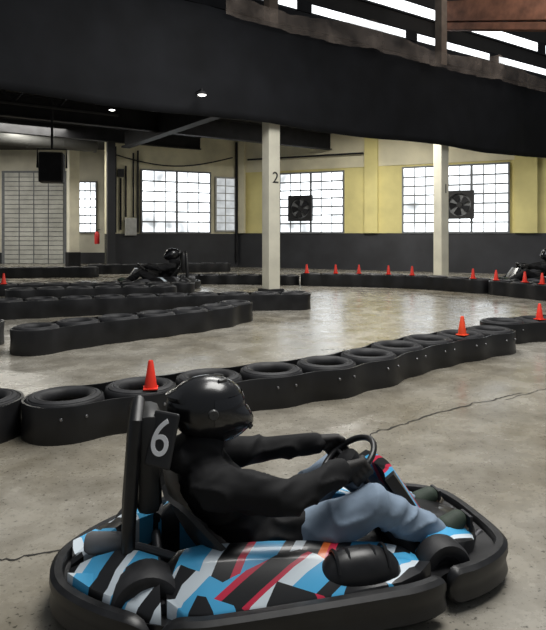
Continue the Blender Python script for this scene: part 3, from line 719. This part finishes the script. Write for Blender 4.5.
# ------------------------------------------------------------------ driver
def make_driver():
    e=empty('person')
    W=WC; nrm=Vector((-.60,0,.80)).normalized(); e2=Vector((nrm.z,0,-nrm.x))
    caps=[]; ells=[]; gl=[]
    caps+=[((-.05,0,.155),.095,(-.265,0,.35),.105),((-.345,0,.48),.048,(-.31,0,.615),.050)]
    ells+=[((-.04,0,.155),(.10,.14,.085),0),((-.27,0,.365),(.085,.15,.13),-.65),((-.30,0,.667),(.090,.072,.110),0),((-.209,0,.657),(.016,.012,.018),0),((-.305,.074,.662),(.02,.01,.03),0),((-.305,-.074,.662),(.02,.01,.03),0),((-.235,0,.602),(.035,.04,.03),0)]
    jk=[((-.08,0,.175),.11,(-.26,0,.355),.116),((-.05,-.08,.175),.098,(-.0,-.095,.20),.092),((-.05,.08,.175),.098,(-.0,.095,.20),.092)]; jke=[((-.07,0,.175),(.12,.17,.085),0),((-.275,0,.37),(.106,.18,.148),-.7),((-.39,0,.50),(.065,.11,.06),.3)]
    jn=[]; jne=[((-.04,0,.16),(.12,.16,.09),0)]
    for z,rx,ry,rr in ((.515,.08,.085,.03),(.545,.068,.072,.028),(.568,.062,.066,.022)):
        for k in range(12):
            a=2*PI*k/12; b=2*PI*(k+1)/12
            cx=-.335+(z-.515)*.35
            jk.append(((cx+rx*math.cos(a),ry*math.sin(a),z+.02*math.cos(a)),rr,(cx+rx*math.cos(b),ry*math.sin(b),z+.02*math.cos(b)),rr))
    for s in (-1,1):
        sh=Vector((-.305,s*.172,.44)); el=Vector((-.045,s*.24,.395)); rim=W+Vector((0,s*WRAD,0)); o=Vector((0,s,0))
        wr=rim+Vector((-.085,s*.035,.028))
        caps+=[(sh,.053,el,.038),(el,.038,wr,.026),((-.28,0,.42),.07,sh,.053)]
        jk+=[(sh,.073,el,.055),(el,.055,wr,.042),((-.28,0,.41),.09,sh,.074)]
        offs=(-.033,-.011,.011,.033); lens=(.9,1.0,.97,.82)
        hand=[]
        for f,ln in zip(offs,lens):
            def at(deg,r): 
                a=math.radians(deg); return rim+(o*math.cos(a)+nrm*math.sin(a))*r+e2*f
            kn=at(62,.036); p1=at(5,.028); p2=at(-60,.026); p3=at(-60-70*ln,.025)
            hand+=[(wr+e2*f*.5,.017,kn,.0125),(kn,.0115,p1,.0098),(p1,.0098,p2,.009),(p2,.009,p3,.008)]
        hand+=[(wr+Vector((.02,0,.008))-o*.012,.016,rim+nrm*.032+o*.012+e2*.03,.0125),(rim+nrm*.032+o*.012+e2*.03,.0118,rim+nrm*.026-o*.018+e2*.042,.010)]
        caps+=hand; gl.append([(a,ra+.0022,b,rb+.0022) for a,ra,b,rb in hand]+[(wr-(rim-wr)*.2,.031,wr,.029)])
        hip=Vector((-.01,s*.09,.15)); kn=Vector((.29,s*.19,.318)); an=Vector((.585,s*.12,.145))
        caps+=[(hip,.080,kn,.050),(kn,.050,an,.034)]
        md=(kn+an)/2+Vector((0,0,-.010))
        jn+=[(hip,.094,kn,.069),(kn,.069,md,.063),(md,.061,an-(an-kn)*.05,.054)]
        caps+=[(an,.034,an+Vector((.015,0,-.04)),.034),(an+Vector((.0,0,-.05)),.03,an+Vector((.12,-s*.01,.005)),.025)]
    blob('body',caps,ells,.006,3,M['skin'],e)
    blob('jacket',jk,jke,.009,6,M['jacket'],e,wr=.015,wscale=7)
    blob('jeans',jn,jne,.009,6,M['jean'],e,wr=.011,wscale=7.5)
    for g in gl: blob('glove',g,[],.005,2,M['glove'],e)
    for s in (-1,1):
        an=Vector((.585,s*.12,.145))
        h=an+Vector((.005,0,-.045)); t=an+Vector((.095,-s*.01,.035))
        shoe=blob('shoe',[(an+Vector((.01,0,-.02)),.05,h,.044),(h,.042,(h+t)/2+Vector((-.005,0,.012)),.048),((h+t)/2+Vector((-.005,0,.012)),.048,t,.038)],[],.007,4,M['shoe'],e)
        d=(t-h).normalized(); dn=Vector((d.z,0,-d.x)).normalized()
        mb=MB(); rings=[]
        for q in range(9):
            u=q/8; c=h-d*.042+ (t-h+d*.075)*u; w=.034+.012*math.sin(PI*min(1,u*1.1))-(.012 if q in(0,8) else 0)
            rings.append([c+Vector((0,w*y,0))+dn*z for y,z in ((-1,.036),(1,.036),(1,.048),(-1,.048))])
        mb.loft(rings); mb.build('sole',M['sole'],shoe)
    hc=Vector((-.297,0,.660))
    def hs(az,el,off=0.0):
        x=math.cos(el)*math.cos(az); y=math.cos(el)*math.sin(az); z=math.sin(el)
        rx,ry,rz=.142+off,.116+off,.132+off
        p=Vector((x*rx,y*ry,z*rz))
        fr=max(0,math.cos(az))
        if z<0.1: p.x+=.048*fr**1.6*min(1,(.1-z)*1.8)
        if z<-.45: p.x*=1-.22*(abs(z)-.45)
        if x<0 and z>-.2: p.x-=.014*(1-abs(z-.25))*abs(math.cos(az))
        if z<-.3 and x<0: p.x*=1-.32*(-.3-z)
        if z>.55: p.z-=.010*(z-.55)/.45
        return hc+p
    mb=MB(); NA=64; EL=[math.radians(d) for d in range(-62,91,4)]; 
    if EL[-1]<PI/2-.01: EL.append(math.radians(89.5))
    rings=[]
    def vis(az,el):
        a=abs((az+PI)%(2*PI)-PI); d=math.degrees(el)
        return a<math.radians(82) and -16+abs(a)*6<d<26-abs(a)*4
    for el in EL:
        el=min(el,math.radians(89)); rings.append([hs(2*PI*j/NA,el,-.012 if vis(2*PI*j/NA,el) else 0) for j in range(NA)])
    inner=[hs(2*PI*j/NA,EL[0],-.025) for j in range(NA)]
    mb.loft([inner]+rings,True,False); 
    mb.bm.verts.ensure_lookup_table(); mb.bm.faces.new([v for v in mb.bm.verts[-NA:]])
    hel=mb.build('helmet',M['helmet'],e)
    mb=MB(); rings=[]
    for i in range(13):
        el=math.radians(-19+46*i/12); rings.append([hs(math.radians(-86+172*j/32),el*(1-.12*abs(j/16-1)),.003) for j in range(33)])
    mb.loft(rings,closed=False); mb.build('visor',M['visor'],hel)
    for s in (-1,1):
        mb=MB(); p=hs(s*math.radians(88),math.radians(3),.0); mb.lathe([(.001,.008),(.016,.008),(.02,0),(.001,-.006)],18,Matrix.Translation(p)@Matrix.Rotation(-s*PI/2,4,'X')); mb.build('visor_pivot',M['hgrey'],hel)
    for q in (-.35,-.12,.12,.35):
        mb=MB(); p=hs(q,math.radians(-33),.001); mb.tube([p-Vector((0,.012,0)),p+Vector((0,.012,0))],.006,6); mb.build('chin_vent',M['hgrey'],hel)
    for s in (-1,1):
        mb=MB(); mb.tube([hs(s*a,math.radians(60),.002) for a in (.5,.8,1.1)],.007,6); mb.build('top_vent',M['hgrey'],hel)
    mb=MB(); rings=[]
    for j in range(17):
        az=PI+math.radians(-50+100*j/16); k=math.sin(PI*j/16)**.5
        a=hs(az,math.radians(38),.001); b_=hs(az,math.radians(24),.016*k+.001); c_=hs(az,math.radians(18),.001)
        rings.append([a,b_,c_])
    mb.loft(rings,closed=False); mb.build('rear_spoiler',M['helmet'],hel)
    return e
drv=make_driver()
tag(drv,'driver in black hooded top, pale blue jeans and black helmet steering the nearest kart','person','kart drivers')
for o in (kart,drv): o.location=(.045,2.35,0); o.rotation_euler=(0,0,math.radians(14)); o.scale=(1.03,)*3
def reskin(o,prefix,m):
    for ch in o.children:
        if ch.name.split('.')[0]==prefix:
            for sl in ch.material_slots: sl.link='OBJECT'; sl.material=m
k2=copy_tree(kart); d2=copy_tree(drv)
tag(k2,'distant dark go kart behind the low barriers on the left, heading left','go kart','go karts')
tag(d2,'distant driver in dark clothes and black helmet seated in the left kart','person','kart drivers')
for o in (k2,d2): o.location=(-2.88,14.62,0); o.rotation_euler=(0,0,math.radians(186)); o.scale=(1.28,)*3
k3=copy_tree(kart); d3=copy_tree(drv)
tag(k3,'distant go kart partly cut by the right edge behind the far barrier','go kart','go karts')
tag(d3,'distant driver with black helmet at the right edge of the photo','person','kart drivers')
for o in (k3,d3): o.location=(6.6,14.9,0); o.rotation_euler=(0,0,math.radians(186)); o.scale=(1.28,)*3
for kk in (k2,k3):
    for nm in ('side_pod','rear_panel','front_fairing','nose_cone'): reskin(kk,nm,M['greypod'])
for dd in (d2,d3): reskin(dd,'jeans',M['jacket'])
# ------------------------------------------------------------------ light, world, camera
def area(loc,size,power,rot=(0,0,0),col=(1,1,1),sy=None):
    l=bpy.data.lights.new('area','AREA'); l.energy=power; l.size=size; l.color=col
    if sy: l.shape='RECTANGLE'; l.size_y=sy
    o=bpy.data.objects.new('area_light',l); C.objects.link(o); o.location=loc; o.rotation_euler=rot
area((1.8,3.6,7.5),4,640,(0,0,0),(1,.985,.95))  # added fill above the foreground, standing in for unseen skylights
area((0.5,8.5,6.5),3,290,(0,0,0),(1,.985,.95))  # second added overhead fill, further down the track
area((3,17.5,5.1),2,420,(0,0,0),(1,.97,.9))  # added lamp hidden by the drape, lights the hall behind it
area((-8.2,19.8,5.0),2,300,(0,0,0),(1,.97,.88))  # added fill to brighten the left wall, no fixture modelled
area((-12,22.5,5.0),2,230,(0,0,0),(1,.97,.90))  # added fill for the dark door recess, no fixture modelled
area((7,14.5,9.5),2.5,120,(math.radians(25),0,math.radians(-30)),(1,.95,.9))  # added light aimed at the timber beam and roof, out of view
w=bpy.data.worlds.new('w'); bpy.context.scene.world=w; w.use_nodes=True
w.node_tree.nodes['Background'].inputs['Color'].default_value=(.85,.92,1,1); w.node_tree.nodes['Background'].inputs['Strength'].default_value=.18
cd=bpy.data.cameras.new('camera'); cam=bpy.data.objects.new('camera',cd); C.objects.link(cam)
cam.location=(0,0,H); cam.rotation_euler=(PI/2,0,0); cd.sensor_fit='HORIZONTAL'; cd.sensor_width=36; cd.lens=36*F/546; cd.shift_y=-(315-HY)/546
cd.clip_end=200
bpy.context.scene.camera=cam
bpy.context.scene.view_settings.view_transform='Standard'
